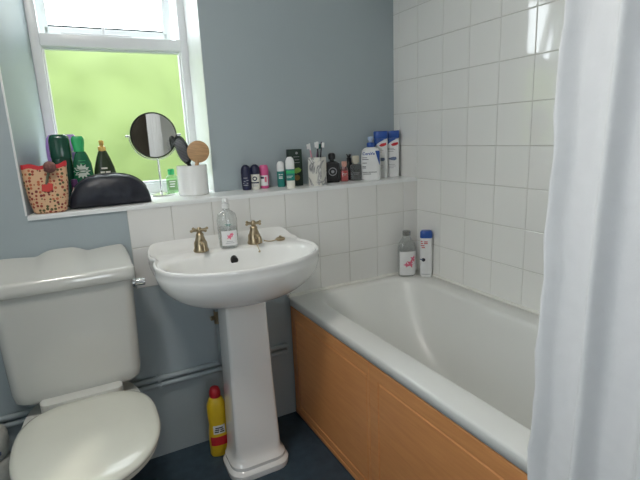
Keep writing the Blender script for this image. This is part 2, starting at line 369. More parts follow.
# ------------------------------------------------------------------ window
w = bpy.data.objects.new('window_1', None); COL.objects.link(w); struct(w, 'white framed window with frosted lower pane and open top light', 'window'); w.location = (0, .36, L)
FX0, FX1, FZ1 = -1.506, -.930, 1.055
bm = nb()
box(bm, FX0, FX0 + .034, 0, .07, 0.003, FZ1, .004); box(bm, FX1 - .034, FX1, 0, .07, 0.003, FZ1, .004)
box(bm, FX0, FX1, 0.001, .07, 0.003, .045, .004); box(bm, FX0, FX1, .001, .07, FZ1 - .04, FZ1, .004)
link('frame', bm, M['upvc'], w)
bm = nb(); box(bm, FX0 + .03, FX1 - .03, -.006, .068, .583, .628, .005); link('transom', bm, M['upvc'], w)
def ringframe(x0, x1, z0, z1, wd, y0, y1, bev=.003):
    bm = nb()
    box(bm, x0, x0 + wd, y0, y1, z0, z1, bev); box(bm, x1 - wd, x1, y0, y1, z0, z1, bev)
    box(bm, x0 + wd * .5, x1 - wd * .5, y0, y1, z0, z0 + wd, bev); box(bm, x0 + wd * .5, x1 - wd * .5, y0, y1, z1 - wd, z1, bev); return bm
link('glazing_bead', ringframe(FX0 + .03, FX1 - .03, .043, .586, .012, .012, .04), M['upvc'], w)
def pane(name, x0, x1, z0, z1, y, mat, parent):
    bm = nb(); box(bm, x0, x1, y, y + .006, z0, z1, mi=1)
    bm.faces.ensure_lookup_table()
    for f in bm.faces: 
        if abs(f.calc_center_median().y - y) < 1e-5: f.material_index = 0
    return link(name, bm, [mat, M['clearglass']], parent, smooth=False)
pane('frosted_pane', FX0 + .036, FX1 - .036, .05, .58, .028, M['frosted'], w)
# top-hung sash, swung outwards
sb = ringframe(FX0 + .032, FX1 - .038, -.372, 0, .034, 0, .045)
s = link('sash', sb, M['upvc'], w, (0, .052, 1.008), (math.radians(13), 0, 0))
pane('top_pane', FX0 + .064, FX1 - .07, -.342, -.03, .02, M['softfrost'], s)
bm = nb(); box(bm, FX0 + .060, FX1 - .066, .012, .019, -.346, -.332); box(bm, FX1 - .072, FX1 - .067, .014, .019, -.345, -.03); link('gasket', bm, pbr('rubber_gasket', (.02, .02, .02), .95, spec=.05), s, smooth=False)
bm = nb(); tube(bm, [(-1.25, .02, .626), (-1.25, .02, .665)], .006, 10); box(bm, -1.258, -1.242, .01, .03, .622, .632, .002); tube(bm, [(-1.40, .014, .634), (-1.15, .014, .634)], .004, 8); link('casement_stay', bm, M['upvc'], w)

# ------------------------------------------------------------------ garden outside
bm = nb(); box(bm, -7, 6, .55, 14, -.6, -.5); g = struct(link('ground', bm, M['grass'], smooth=False), 'lawn outside the window', 'ground')
def foliage(name, mat, loc, size, sub, amp, label, cat, fr=2.2, leaves=0):
    bm = nb(); bmesh.ops.create_icosphere(bm, subdivisions=sub, radius=1.)
    for v in bm.verts:
        p = v.co.normalized(); e = 3.5
        k = (abs(p.x) ** e + abs(p.y) ** e + abs(p.z) ** e) ** (-1 / e); q = Vector((p.x * k * size[0], p.y * k * size[1], p.z * k * size[2]))
        n = noise.noise(q * fr + Vector(loc)) + .5 * noise.noise(q * fr * 3) + .3 * noise.noise(q * fr * 8)
        v.co = q + p * amp * n
    for f in bm.faces: pass
    fl = list(bm.faces)
    for i in range(leaves):
        f = random.choice(fl); c = f.calc_center_median(); nn = (f.normal + Vector((random.uniform(-1, 1), random.uniform(-1, 1), random.uniform(-.5, 1)))).normalized()
        a = nn.orthogonal().normalized(); b = nn.cross(a); s = random.uniform(.02, .045)
        ng = [bm.verts.new(c + f.normal * random.uniform(0, .05) + a * s * k1 + b * s * .6 * k2) for k1, k2 in ((-1, 0), (0, -1), (1, 0), (0, 1))]
        bm.faces.new(ng)
    o = link(name, bm, mat, None, loc, smooth=False); return tag(o, label, cat)
foliage('garden_hedge', M['hedge'], (-1.1, 2.75, .72), (3.2, .5, 1.22), 6, .05, 'green garden hedge seen blurred through the frosted lower pane', 'hedge', leaves=5000)
t1 = thing('garden_tree', 'yellow green tree seen through the gap beside the open top sash', 'tree', (.62, 4.2, -.5))
o = foliage('foliage', M['tree'], (0, 0, 0), (.9, .7, .75), 5, .15, 'x', 'x', leaves=4000); del o['label']; del o['category']; o.parent = t1; o.location = (0, 0, 2.25)
bm = nb(); tube(bm, [(0, 0, 0), (.04, 0, .8), (0, .03, 1.7), (.05, 0, 2.1)], [.09, .07, .06, .04], 10); link('trunk', bm, M['bark'], t1)

# ------------------------------------------------------------------ bath
b = thing('bathtub', 'white acrylic bathtub with rounded rim along the tiled wall', 'bathtub')
bm = nb(); X0, X1, Y0, Y1 = -.694, -.0032, -1.70, -.0036
rings = [rrect(X0 + .008, X1, Y0, Y1, .012, .512), rrect(X0 + .001, X1, Y0, Y1, .014, .516), rrect(X0, X1, Y0, Y1, .014, .541), rrect(X0 + .0015, X1, Y0, Y1, .014, .5465), rrect(X0 + .006, X1 - .004, Y0, Y1 - .004, .014, .55)]
def inner(i, z, back=0., rr=.13): return rrect(-.604 + i, -.098 - i, -1.62 + i, -.048 - i - back, rr, z)
rings += [inner(-.006, .5505), inner(0, .549), inner(.006, .545), inner(.011, .536), inner(.018, .50, .012), inner(.028, .42, .05, .14), inner(.042, .33, .10, .14), inner(.06, .26, .16, .14), inner(.085, .205, .215, .13), inner(.11, .178, .27, .11), inner(.15, .168, .33, .08), inner(.2, .165, .40, .05)]
loft(bm, rings, False, True)
for v in bm.verts: v.co.x += .0117 * -v.co.y * max(0, min(1, (X1 - v.co.x) / (X1 - X0)))
link('tub', bm, M['bath'], b, angle=60)
bm = nb(); prof(bm, [(.166, .03), (.1685, .03), (.1685, .022), (.167, .02)], 24, cx=-.36, cy=-1.25); link('waste', bm, M['chrome'], b)
for x in (-.5, -.2):
    for y in (-.45, -1.3):
        bm = nb(); tube(bm, [(x, y, 0.0005), (x, y, .172)], .014, 8); link('support_leg', bm, M['chrome'], b)
# panel
pn = thing('bath_panel', 'orange maple wood panel along the side of the bathtub', 'panel', (-.678, 0, 0), .0117)
def panel_board(y0, y1):
    bm = nb()
    def rect(i, x):
        e = i if i < .01 else .010 + (i - .046)
        return [(x, y0 - i, .004 + i * 1.0), (x, y1 + e, .004 + i * 1.0), (x, y1 + e, .508 - i), (x, y0 - i, .508 - i)]
    # frame, groove and raised field, all in one routed board
    loft(bm, [rect(0, .018), rect(0, -.008), rect(.0025, -.011), rect(.046, -.011), rect(.0475, -.0075), rect(.0515, -.0075), rect(.055, -.0105)], True, True)
    return bm
for y0, y1 in ((-.006, -.603), (-.605, -1.2), (-1.202, -1.69)): link('board', panel_board(y0, y1), M['maple'], pn, angle=15)
bm = nb(); box(bm, -.013, -.0045, -1.69, -.006, .003, .022, .002); link('plinth_strip', bm, M['maple'], pn)

# ------------------------------------------------------------------ basin
CX = -.966
bs = thing('pedestal_basin', 'white ceramic pedestal washbasin with shaped rim below the ledge', 'basin', (CX, 0, 0))
half = [(0, -.003), (.12, -.003), (.205, -.003), (.252, -.014), (.273, -.055), (.277, -.115), (.266, -.165), (.278, -.215), (.278, -.285), (.245, -.362), (.172, -.418), (.09, -.447)]
OUT = sweep_spline(half + [(0, -.455)] + [(-x, y) for x, y in half[:0:-1]], 112)
NB = len(OUT)
cy = -.235
def zr(y):
    t = max(0., min(1., (y + .075) / .07)); s = t * t * (3 - 2 * t)
    return .836 + .024 * s - .004 * max(0, (-y - .2) / .3)
def ol(s, dz=0., sy=None, base=None): return [(x * s, cy + (y - cy) * (s if sy is None else sy), (zr(y) + dz) if base is None else base) for x, y in OUT]
bowlc, BA, BBk, BF = -.268, .252, .112, .166
def bowl(s, z):
    r = []
    for x, y in OUT:
        a = math.atan2(y - cy, x); c, sn = math.cos(a), math.sin(a); bb = BBk if sn > 0 else BF
        k = 1 / (abs(c / BA) ** 2.3 + abs(sn / bb) ** 2.3) ** (1 / 2.3)
        r.append((k * c * s, bowlc + k * sn * s, z))
    return r
def mixr(A, Bq, t): return [tuple(p * (1 - t) + q * t for p, q in zip(a, b_)) for a, b_ in zip(A, Bq)]
bm = nb()
pedtop = [(.082 * math.copysign(min(1, abs(math.cos(a)) * 1.3), math.cos(a)), -.20 + .095 * math.sin(a)) for a in (math.atan2(y - cy, x) for x, y in OUT)]
under = []
for f, k in ((1., 1.), (.93, .42), (.80, .68), (.62, .86), (.44, .96), (.30, 1.)):
    pass
def under_ring(t):
    # t 0 at the rim, 1 at the pedestal; quarter-ellipse belly
    a = t * PI / 2; s = math.cos(a) ; h = math.sin(a)
    r = []
    for (x, y), (px, py) in zip(OUT, pedtop):
        z = zr(y) - .022
        r.append((px + (x - px) * s, min(-.003, py + (y - py) * s), z - (z - .672) * h))
    return r
rings = [under_ring(t) for t in (1., .9, .78, .66, .54, .42, .3, .2, .1, .04)]
rings += [ol(.992, -.018), ol(1.0, -.012), ol(1.0, -.004), ol(.994, .0), ol(.982, .0015), ol(.968, -.001), ol(.955, -.005)]
E0 = bowl(1.0, .829); D0 = ol(.955, -.005)
def flat(r, z): return [(x, y, z) for x, y, _ in r]
BE = bowl(1.03, .8275)
rings += [flat(mixr(D0, BE, .22), .8312), flat(mixr(D0, BE, .6), .8302), BE, bowl(1.0, .8245), bowl(.97, .816), bowl(.92, .795), bowl(.83, .762), bowl(.7, .732), bowl(.5, .71), bowl(.28, .70), bowl(.1, .697)]
loft(bm, rings, True, True); link('bowl', bm, M['ceramic'], bs, angle=60)
# pedestal
bm = nb()
def ped(hw, y0, y1, r, z): return [(x + .006, y, z) for x, y, _ in rrect(-hw, hw, y0, y1, r, 0, 6)]
loft(bm, [ped(*q) for q in [(.114, -.314, -.135, .055, .0005), (.116, -.316, -.133, .056, .008), (.116, -.316, -.133, .056, .024), (.110, -.310, -.136, .053, .032), (.105, -.304, -.138, .05, .036), (.106, -.305, -.137, .05, .05), (.097, -.294, -.14, .042, .062), (.090, -.285, -.14, .028, .076), (.086, -.280, -.14, .014, .11), (.078, -.268, -.14, .012, .40), (.073, -.262, -.14, .012, .70)]])
link('pedestal', bm, M['ceramic'], bs, angle=35)
bm = nb(); tube(bm, [(.004, -.150, .799), (.004, -.1715, .7915)], .0135, 18); link('overflow', bm, M['darkhole'], bs)
bm = nb(); prof(bm, [(.6975, .024), (.700, .024), (.700, .016), (.6985, .014)], 20, cy=bowlc); link('drain', bm, M['brass'], bs)
def tap(x, y, label):
    t = thing('pillar_tap', label, 'tap', (x, y, .8302), 0, 'brass pillar taps on the basin')
    bm = nb(); prof(bm, [(0, .0265), (.005, .0275), (.009, .026), (.013, .024), (.032, .023), (.040, .0185), (.055, .0135), (.060, .0145), (.064, .0125), (.068, .008)], 20); link('body', bm, M['brass'], t)
    bm = nb(); tube(bm, [(0, -.012, .028), (0, -.035, .034), (0, -.052, .031), (0, -.060, .022), (0, -.061, .012)], [.010, .0095, .009, .0085, .0085], 12); link('spout', bm, M['brass'], t)
    h = nb(); prof(h, [(.066, .007), (.070, .010), (.078, .011), (.084, .008), (.087, .004)], 16)
    for a in (25, 115, 205, 295):
        c, s = math.cos(math.radians(a)), math.sin(math.radians(a))
        tube(h, [(c * .004, s * .004, .076), (c * .022, s * .022, .077), (c * .031, s * .031, .0775)], [.0045, .0032, .0036], 8); ball(h, (c * .034, s * .034, .0775), .0054)
    link('cross_handle', h, M['brass'], t)
    return t
tap(-1.063, -.110, 'brass cross-head pillar tap left of the soap bottle')
tap(-.862, -.112, 'brass cross-head pillar tap right of the soap bottle, beside the plug chain')
pl = thing('basin_plug', 'brass basin plug on a chain resting on the right of the basin', 'plug', (-.764, -.128, .8312))
bm = nb(); prof(bm, [(.0005, .016, .012), (.004, .019, .0145), (.008, .019, .0145), (.011, .015, .011), (.014, .006, .005), (.018, .004, .004)], 20); link('stopper', bm, M['brass'], pl)
bm = nb()
cp = sweep_spline([(-.016, .0, .006), (-.028, -.003, .003), (-.042, -.002, .0025), (-.054, .006, .003), (-.060, .008, .006)], 60)[:48]
for q in cp[::1]: ball(bm, q, .0023, u=6, v=5)
link('chain', bm, M['brass'], pl)
bm = nb()
for i in range(12): ball(bm, (-.106, -.020 - .0028 * i, .003 - .00012 * i * i), .0019, u=6, v=5)
ball(bm, (-.106, -.0545, -.017), .0042); link('chain_drop', bm, M['brass'], pl)

# soap dispenser
def pump_bottle(name, label, cat, loc, rz, pr, e, body, cap, liquid=None, pumph=.05, nozzle=True):
    t = thing(name, label, cat, loc, rz)
    bm = nb(); prof(bm, pr, 36, e); link('bottle', bm, body, t)
    zt = pr[-1][0]; bm = nb()
    prof(bm, [(zt, .013), (zt + .014, .013), (zt + .016, .009), (zt + .022, .006), (zt + pumph * .55, .006), (zt + pumph * .56, .011), (zt + pumph * .8, .011), (zt + pumph * .83, .008)], 18)
    if nozzle: tube(bm, [(0, -.004, zt + pumph * .7), (0, -.03, zt + pumph * .7), (0, -.036, zt + pumph * .58)], [.0055, .0045, .004], 10)
    link('pump', bm, cap, t); return t
pr = [(0, .029, .022), (.004, .0335, .027), (.05, .036, .0285), (.105, .036, .0285), (.122, .032, .026), (.132, .022, .019), (.137, .013, .013), (.145, .012, .012)]
sp = pump_bottle('soap_dispenser', 'clear pump soap bottle standing between the two basin taps', 'soap bottle', (-.963, -.119, .8312), -.22, pr, 2.4, M['clear'], M['white'], pumph=.04)
bm = nb(); prof(bm, [(z * .96 + .003, a_ * .93, b_ * .93) for z, a_, b_ in pr[:3]] + [(.075, .0355, .0265)], 32, 2.4); link('liquid_soap', bm, M['clear'], sp)
patch('label', sp, pr, 2.4, -.024, .030, .012, .066, M['white']); blob('flower_emblem', sp, pr, 2.4, .003, .044, star(5, .012, .005), M['pinkprint'])
blob('flower_petal', sp, pr, 2.4, .011, .052, star(5, .008, .004), M['pinkprint']); lines('print', sp, pr, 2.4, [(-.008, .014, .026), (-.012, .018, .020)], M['greyprint'])
lines('neck_print', sp, pr, 2.4, [(-.010, .012, .088), (-.006, .008, .084)], M['teal'])
bm = nb(); tube(bm, [(0, 0, .012), (0, 0, .135)], .003, 8); link('dip_tube', bm, M['white'], sp)

# ------------------------------------------------------------------ toilet
TX = -1.500
to = thing('toilet', 'white close-coupled toilet with wavy cistern lid beside the basin', 'toilet', (TX, 0, 0))
LIDX = .010
bm = nb()
loft(bm, [rrect(-.14, .135, -.165, -.02, .04, .438), rrect(-.172, .168, -.180, -.012, .04, .441), rrect(-.186, .180, -.190, -.008, .036, .455), rrect(-.190, .184, -.193, -.006, .034, .485), rrect(-.193, .189, -.198, -.005, .034, .62), rrect(-.196, .194, -.204, -.005, .034, .80)])
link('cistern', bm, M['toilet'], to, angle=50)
bm = nb(); nx, ny = 60, 16
def lidz(x, t):
    ax = abs(x) / .201
    wv = .877 + .009 * (1 - 2 * (3 * (ax / .40) ** 4 - 2 * (ax / .40) ** 6)) if ax < .40 else .868 + .007 * math.sin(PI * min(1, (ax - .40) / .5) * .5) - .018 * max(0, (ax - .88) / .12) ** 2
    front = .838
    s = t
    return front + (wv - front) * s ** 1.15
prf = [(-.2090, .7955), (-.2125, .799), (-.2135, .812), (-.2125, .828), (-.2095, .8355)]
grid = []
for i in range(nx + 1):
    x = -.201 + .402 * i / nx
    ed = max(0, (abs(x) - .185) / .016)
    row = []
    bow = .003 * (1 - (x / .201) ** 2) - .010 * ed ** 2
    for y, z in prf: row.append((x, y - bow * 1., z))
    for j in range(ny + 1):
        t = j / ny; y = -.205 + .195 * t
        row.append((x, y - bow * (1 - t), lidz(x, t) + (-.006 * ed ** 2)))
    row.append((x, -.006, lidz(x, 1) - .01)); row.append((x, -.006, .7955))
    grid.append(row)
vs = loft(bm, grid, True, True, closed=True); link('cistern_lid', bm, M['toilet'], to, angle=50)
bm = nb(); tube(bm, [(.19, -.115, .758), (.202, -.115, .758)], .018, 18); tube(bm, [(.202, -.115, .758), (.222, -.117, .758), (.236, -.120, .757)], [.0125, .0135, .012], 16); link('flush_handle', bm, M['chrome'], to)
# pan
bm = nb()
def egg(hw, yb, yf, z, n=48, sq=2.):
    r = []; c = yb + (yf - yb) * .42
    for i in range(n):
        a = 2 * PI * i / n; cs, sn = math.cos(a), math.sin(a)
        ee = 2.6 if sn > 0 else 2.05
        x = hw * math.copysign(abs(cs) ** (2 / ee), cs); y = c + (yb - c if sn > 0 else c - yf) * math.copysign(abs(sn) ** (2 / ee), sn)
        r.append((x, y, z))
    return r
loft(bm, [egg(.105, -.10, -.52, .0005), egg(.108, -.10, -.525, .01), egg(.10, -.10, -.50, .05), egg(.098, -.08, -.47, .15), egg(.115, -.06, -.50, .24), egg(.15, -.04, -.57, .32), egg(.172, -.03, -.63, .37), egg(.176, -.03, -.645, .392), egg(.172, -.03, -.642, .402)])
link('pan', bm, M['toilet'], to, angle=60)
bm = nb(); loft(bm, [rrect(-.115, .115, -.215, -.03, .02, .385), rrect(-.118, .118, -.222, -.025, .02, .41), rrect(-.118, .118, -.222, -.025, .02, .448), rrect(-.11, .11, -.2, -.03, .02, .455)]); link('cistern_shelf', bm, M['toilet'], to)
def egl(hw, yb, yf, z, n=64):
    r = []; c = yb + (yf - yb) * .45
    for i in range(n):
        a = 2 * PI * i / n; cs, sn = math.cos(a), math.sin(a); ee = 3.0 if sn > 0 else 2.15
        r.append((LIDX + hw * math.copysign(abs(cs) ** (2 / ee), cs), c + (yb - c if sn > 0 else c - yf) * math.copysign(abs(sn) ** (2 / ee), sn), z))
    return r
bm = nb(); loft(bm, [egl(.176, -.225, -.655, .405), egl(.181, -.222, -.660, .409), egl(.181, -.222, -.660, .418), egl(.177, -.224, -.656, .422)]); link('seat', bm, M['seat'], to)
bm = nb(); loft(bm, [egl(.180, -.222, -.662, .4225), egl(.186, -.218, -.668, .4255), egl(.187, -.217, -.669, .432), egl(.183, -.219, -.665, .4385), egl(.172, -.228, -.652, .443), egl(.13, -.26, -.60, .4465), egl(.06, -.34, -.52, .4475)]); link('seat_lid', bm, M['seat'], to, angle=60)
for sx in (-.078, .078):
    bm = nb(); tube(bm, [(sx - .02, -.212, .437), (sx + .02, -.212, .437)], .009, 12); prof(bm, [(.405, .009), (.437, .009)], 12, cx=sx, cy=-.212); link('hinge', bm, M['chrome'], to)
bm = nb(); tube(bm, [(.13, -.06, .455), (.13, -.055, .36), (.11, -.03, .30)], .009, 8); link('supply_pipe', bm, M['chrome'], to)

# wrapped rolls on the floor left of the toilet
rp = thing('toilet_roll_pack', 'pale wrapped stack of toilet rolls on the floor left of the toilet', 'toilet rolls', (-1.785, -.115, 0))
bm = nb(); rr = [(.001, .05)]
for k in range(4):
    z = .09 * k; rr += [(z + .006, .054), (z + .02, .0575), (z + .07, .0575), (z + .084, .054), (z + .09, .047)]
rr.append((.364, .03)); prof(bm, [(a_, b_, b_) for a_, b_ in rr], 28); link('wrapper', bm, M['roll'], rp)
prk = [(0, .0575, .0575), (.4, .0575, .0575)]
rpl = nb(); rpl.free()
for cu, cz in ((.02, .325), (.01, .235), (.035, .30)): blob('print', rp, prk, 2., cu, cz, [(-.002, -.006), (.003, -.006), (.004, .006), (-.001, .006)], M['bluegrey'])

# pipes along the wall
for z, lb in ((.342, 'upper painted water pipe along the wall below the basin'), (.316, 'lower painted water pipe along the wall below the basin')):
    bm = nb(); tube(bm, [(XL, -.0125, z - .006), (-.72, -.0125, z - .006)], .0105, 12)
    for x in (-1.9, -1.25, -.8): box(bm, x - .006, x + .006, -.024, 0, z - .018, z + .006, .002)
    tag(link('water_pipe', bm, M['paint']), lb, 'pipe', 'painted pipes along the back wall')
vp = thing('shutoff_valve', 'small metal shut-off valve on the pipe behind the basin pedestal', 'valve', (-1.014, -.045, 0))
bm = nb(); tube(bm, [(0, .022, .336), (0, .005, .36), (0, 0, .40), (0, 0, .69)], .0075, 10); link('pipe', bm, M['paint'], vp)
bm = nb(); tube(bm, [(0, 0, .52), (0, 0, .57)], .013, 12); tube(bm, [(-.004, 0, .545), (-.026, -.005, .545)], .009, 10); link('valve_body', bm, M['brass'], vp)

# yellow cleaner bottle
yb = thing('cleaner_bottle', 'yellow bottle with red cap on the floor behind the basin pedestal', 'bottle', (-1.064, -.098, 0), -.1)
pr = [(.0005, .036, .026), (.006, .039, .029), (.09, .039, .029), (.13, .034, .026), (.17, .037, .028), (.215, .036, .027), (.24, .026, .02), (.25, .017, .015)]
bm = nb(); prof(bm, pr, 28, 2.5); link('bottle', bm, M['yellow'], yb)
bm = nb(); prof(bm, [(.248, .021), (.262, .022), (.272, .0205), (.284, .016), (.288, .010)], 18); link('cap', bm, M['red'], yb)
patch('label', yb, pr, 2.5, -.034, .034, .05, .088, M['red']); patch('label_band', yb, pr, 2.5, -.022, .022, .10, .135, M['white']); lines('print', yb, pr, 2.5, [(-.018, -.002, .106), (.002, .018, .106), (-.016, 0, .114), (.004, .016, .114), (-.014, .014, .122)], M['ink'], h=.005)

# ------------------------------------------------------------------ curtain and rail
bm = nb(); ny, nz = 240, 60
def cx_(y, z):
    # pleats: rounded ridge towards the room, valley behind; position s along the rail from the leading edge
    s = -1.272 - y + .006 * math.sin(2.1 * z + 9 * y) * min(1, max(0, (-1.30 - y) / .05))
    per = .086; ph = (s / per) % 1.; k = int(max(0, s) // per)
    # full rounded pleats that fall back slowly towards the next one
    w1 = .15 + .02 * math.sin(1.7 * z + k)
    roll = math.exp(-((ph - .16) / w1) ** 2) + math.exp(-((ph - 1.16) / w1) ** 2)
    r = .78 * roll + .22 * (1 - ph if ph > .05 else .95 * ph / .05)
    if s < .014: r *= max(0, s / .014) ** .5
    amp = (.026, .046, .042, .040, .042)[k % 5] * (.82 + .18 * math.sin(1.3 * z + 2 * k))
    return -.768 - amp * r + .0022 * noise.noise((y * 26, z * 4, 3.)) + .0012 * noise.noise((y * 70, z * 13, 1.))
g = []
for j in range(nz + 1):
    z = .14 + 1.87 * j / nz; row = []
    for i in range(ny + 1):
        s = i / ny * .415; wob = .0025 * math.sin(31 * z) * max(0, 1 - s / .05) + .002 * math.sin(67 * z + 1) * max(0, 1 - s / .04)
        y = -1.272 - s + wob + .012 * (1.2 - z) * max(0, 1 - s / .1)
        row.append(bm.verts.new((cx_(-1.272 - s, z), y, z)))
    g.append(row)
for j in range(nz):
    for i in range(ny): bm.faces.new((g[j][i], g[j][i + 1], g[j + 1][i + 1], g[j + 1][i]))
cu = tag(link('shower_curtain', bm, M['curtain'], angle=180), 'white fabric shower curtain hanging in folds beside the bathtub', 'curtain')
so = cu.modifiers.new('thickness', 'SOLIDIFY'); so.thickness = .0015
rl = thing('curtain_rail', 'chrome shower curtain rail running above the bathtub side', 'rail', (-.76, 0, 2.04))
bm = nb(); tube(bm, [(0, .178, 0), (0, -2.248, 0)], .011, 14); link('rail', bm, M['chrome'], rl)
for ya, yb_ in ((.18, .168), (-2.25, -2.238)):
    bm = nb(); tube(bm, [(0, ya, 0), (0, yb_, 0)], .026, 18); link('flange', bm, M['chrome'], rl)
for k in range(5):
    bm = nb(); y = -1.25 - .11 * k
    tube(bm, [(.02 * math.sin(a_ * PI / 6) , y, .02 * math.cos(a_ * PI / 6) - .008) for a_ in range(13)], .002, 6); link('ring', bm, M['chrome'], rl)

# ------------------------------------------------------------------ bath corner bottles
pr = [(0, .033, .020), (.004, .040, .026), (.06, .042, .0275), (.135, .042, .0275), (.160, .036, .025), (.180, .022, .018), (.190, .018, .016), (.196, .018, .016)]
cb = thing('refill_bottle', 'clear bottle with white pink-flowered label on the bath corner', 'bottle', (-.099, -.047, .5505), -.35)
bm = nb(); prof(bm, pr, 32, 2.6); link('bottle', bm, M['clear'], cb)
bm = nb(); prof(bm, [(.196, .019), (.214, .019), (.217, .016)], 20); link('cap', bm, clear_plastic('dull_cap', (.55, .55, .53)), cb)
patch('label', cb, pr, 2.6, -.038, .040, .008, .122, M['white']); blob('flower_emblem', cb, pr, 2.6, .010, .064, star(5, .023, .010), M['pinkprint']); blob('flower_petal', cb, pr, 2.6, .022, .086, star(5, .017, .008), M['pinkprint']); blob('flower_leaf', cb, pr, 2.6, -.010, .060, star(4, .014, .006), M['pinkprint'])
pr = [(0, .023, .015), (.004, .027, .0185), (.1, .028, .0195), (.175, .028, .0195), (.186, .027, .019)]
wb = thing('shampoo_bottle', 'white bottle with blue cap on the bath corner', 'bottle', (-.036, -.110, .5505), -.66)
bm = nb(); prof(bm, pr, 32, 3.); link('bottle', bm, M['white'], wb)
bm = nb(); prof(bm, [(.186, .027, .019), (.190, .0285, .02), (.213, .0275, .019), (.220, .022, .015)], 32, 3.); link('cap', bm, M['blue'], wb)
lines('print', wb, pr, 3., [(-.024, -.014, .160), (-.010, .006, .160), (-.024, -.008, .150), (-.024, -.016, .170), (-.010, .006, .168), (-.020, -.006, .141)], M['red'], h=.004)
blob('emblem', wb, pr, 3., -.012, .085, star(8, .009, .008), M['ink']); lines('stripe', wb, pr, 3., [(-.028, -.014, .083)], M['bluegrey'], h=.005); lines('foot_print', wb, pr, 3., [(-.02, .02, .014)], M['greyprint'], h=.003)

# ------------------------------------------------------------------ things on the ledge
Z = L + .003
# roll-ons
def rollon(loc, rz, body, band, label, h=.105, r=.0205):
    t = thing('roll_on_deodorant', label, 'deodorant', loc, rz, 'roll-on deodorants on the ledge')
    pr = [(0, r * .78, r * .66), (.003, r * .88, r * .74), (.03, r * .98, r * .82), (.058, r, r * .84), (.064, r * .97, r * .82)]
    bm = nb(); prof(bm, pr, 24); link('bottle', bm, band[0], t)
    bm = nb(); prof(bm, [(.064, r, r * .86), (.075, r * 1.03, r * .9), (.09, r * .95, r * .84), (.099, r * .72, r * .65), (h, r * .3, r * .3)], 24); link('cap', bm, body, t)
    patch('label', t, pr, 2., -r * .8, r * .8, .012, .056, band[1])
    return t, pr
t, pr = rollon((-.790, .148, Z), -.5, M['navy'], (M['navy'], M['navy']), 'navy roll-on deodorant, leftmost of the three on the ledge')
lines('print', t, pr, 2., [(-.008, .008, .050), (-.012, -.006, .028), (.004, .010, .028), (-.010, .010, .020), (-.008, -.001, .036), (.004, .012, .040)], M['greyprint'], h=.0028)
t, pr = rollon((-.751, .143, Z), -.5, M['navy'], (M['offwhite'], M['offwhite']), 'roll-on deodorant with navy cap and white label on the ledge')
blob('emblem', t, pr, 2., 0, .046, star(10, .010, .0095), M['navy'], .0012); blob('emblem_dot', t, pr, 2., 0, .046, star(10, .005, .0045), M['offwhite'], .0018); patch('print', t, pr, 2., -.016, .016, .026, .032, M['navy'], off=.0012)
lines('side_print', t, pr, 2., [(-.012, .004, .019), (-.012, .010, .014)], M['greyprint'])
t, pr = rollon((-.709, .150, Z), -.5, M['pink'], (M['pink'], M['white']), 'pink roll-on deodorant beside the navy ones on the ledge', .1)
patch('print', t, pr, 2., -.012, .002, .042, .051, M['navy'], off=.0012); patch('side_print', t, pr, 2., .004, .012, .028, .05, M['pinkprint'], off=.0012)
# teal deodorants
def stick(loc, rz, hw, hd, h, label, foot=.0):
    t = thing('deodorant_stick', label, 'deodorant', loc, rz, 'teal and white deodorant sticks')
    z0 = foot; hh = h * .60
    pr = [(z0, hw * .92, hd * .9), (z0 + .004, hw, hd), (hh, hw, hd), (hh + .002, hw, hd)]
    bm = nb(); prof(bm, pr, 28, 2.5); link('body', bm, M['teal'], t)
    bm = nb(); prof(bm, [(hh + .002, hw * 1.01, hd * 1.01), (h * .86, hw, hd), (h * .95, hw * .8, hd * .8), (h, hw * .45, hd * .4)], 28, 2.5); link('cap', bm, M['white'], t)
    if foot:
        bm = nb(); prof(bm, [(0, hw * .96, hd * .96), (foot, hw * .96, hd * .96)], 28, 2.5); link('base', bm, M['offwhite'], t)
    return t, pr
t, pr = stick((-.634, .142, Z), -.45, .0165, .012, .110, 'small teal deodorant stick, left of the taller white-topped one')
lines('print', t, pr, 2.5, [(-.008, -.001, .052), (.002, .009, .052), (-.008, .008, .042), (-.008, .008, .036)], M['white'], h=.004)
t, pr = stick((-.623, .064, Z), -.45, .0185, .012, .130, 'taller teal deodorant stick with white cap and cream base', .032)
patch('print', t, pr, 2.5, -.018, .018, .062, .074, M['brightgreen']); lines('fine_print', t, pr, 2.5, [(-.014, .010, .05), (-.014, .004, .044)], M['white'])
# dark green box
bx = thing('toiletry_box', 'tall dark green carton against the wall left of the toothbrush tumbler', 'box', (-.566, .142, Z), -.12)
bm = nb(); box(bm, -.029, .029, -.022, .022, 0, .158, .0015); link('carton', bm, pbr('dark_green_card', (.012, .03, .02), .5), bx)
flat = [(0, .029, .0222), (.2, .029, .0222)]
blob('emblem', bx, flat, 40, .004, .142, star(8, .006, .005), M['greyprint']); lines('print', bx, flat, 40, [(-.010, .016, .125), (-.006, .014, .112), (-.010, .016, .100)], M['greyprint'], h=.002)
blob('leaf_print', bx, flat, 40, .004, .066, [(-.018, -.008), (-.005, -.012), (.012, -.006), (.018, .004), (.006, .014), (-.010, .010)], M['limeprint']); blob('fruit_print', bx, flat, 40, .002, .036, star(9, .013, .012), pbr('amber_print', (.25, .15, .03), .5))
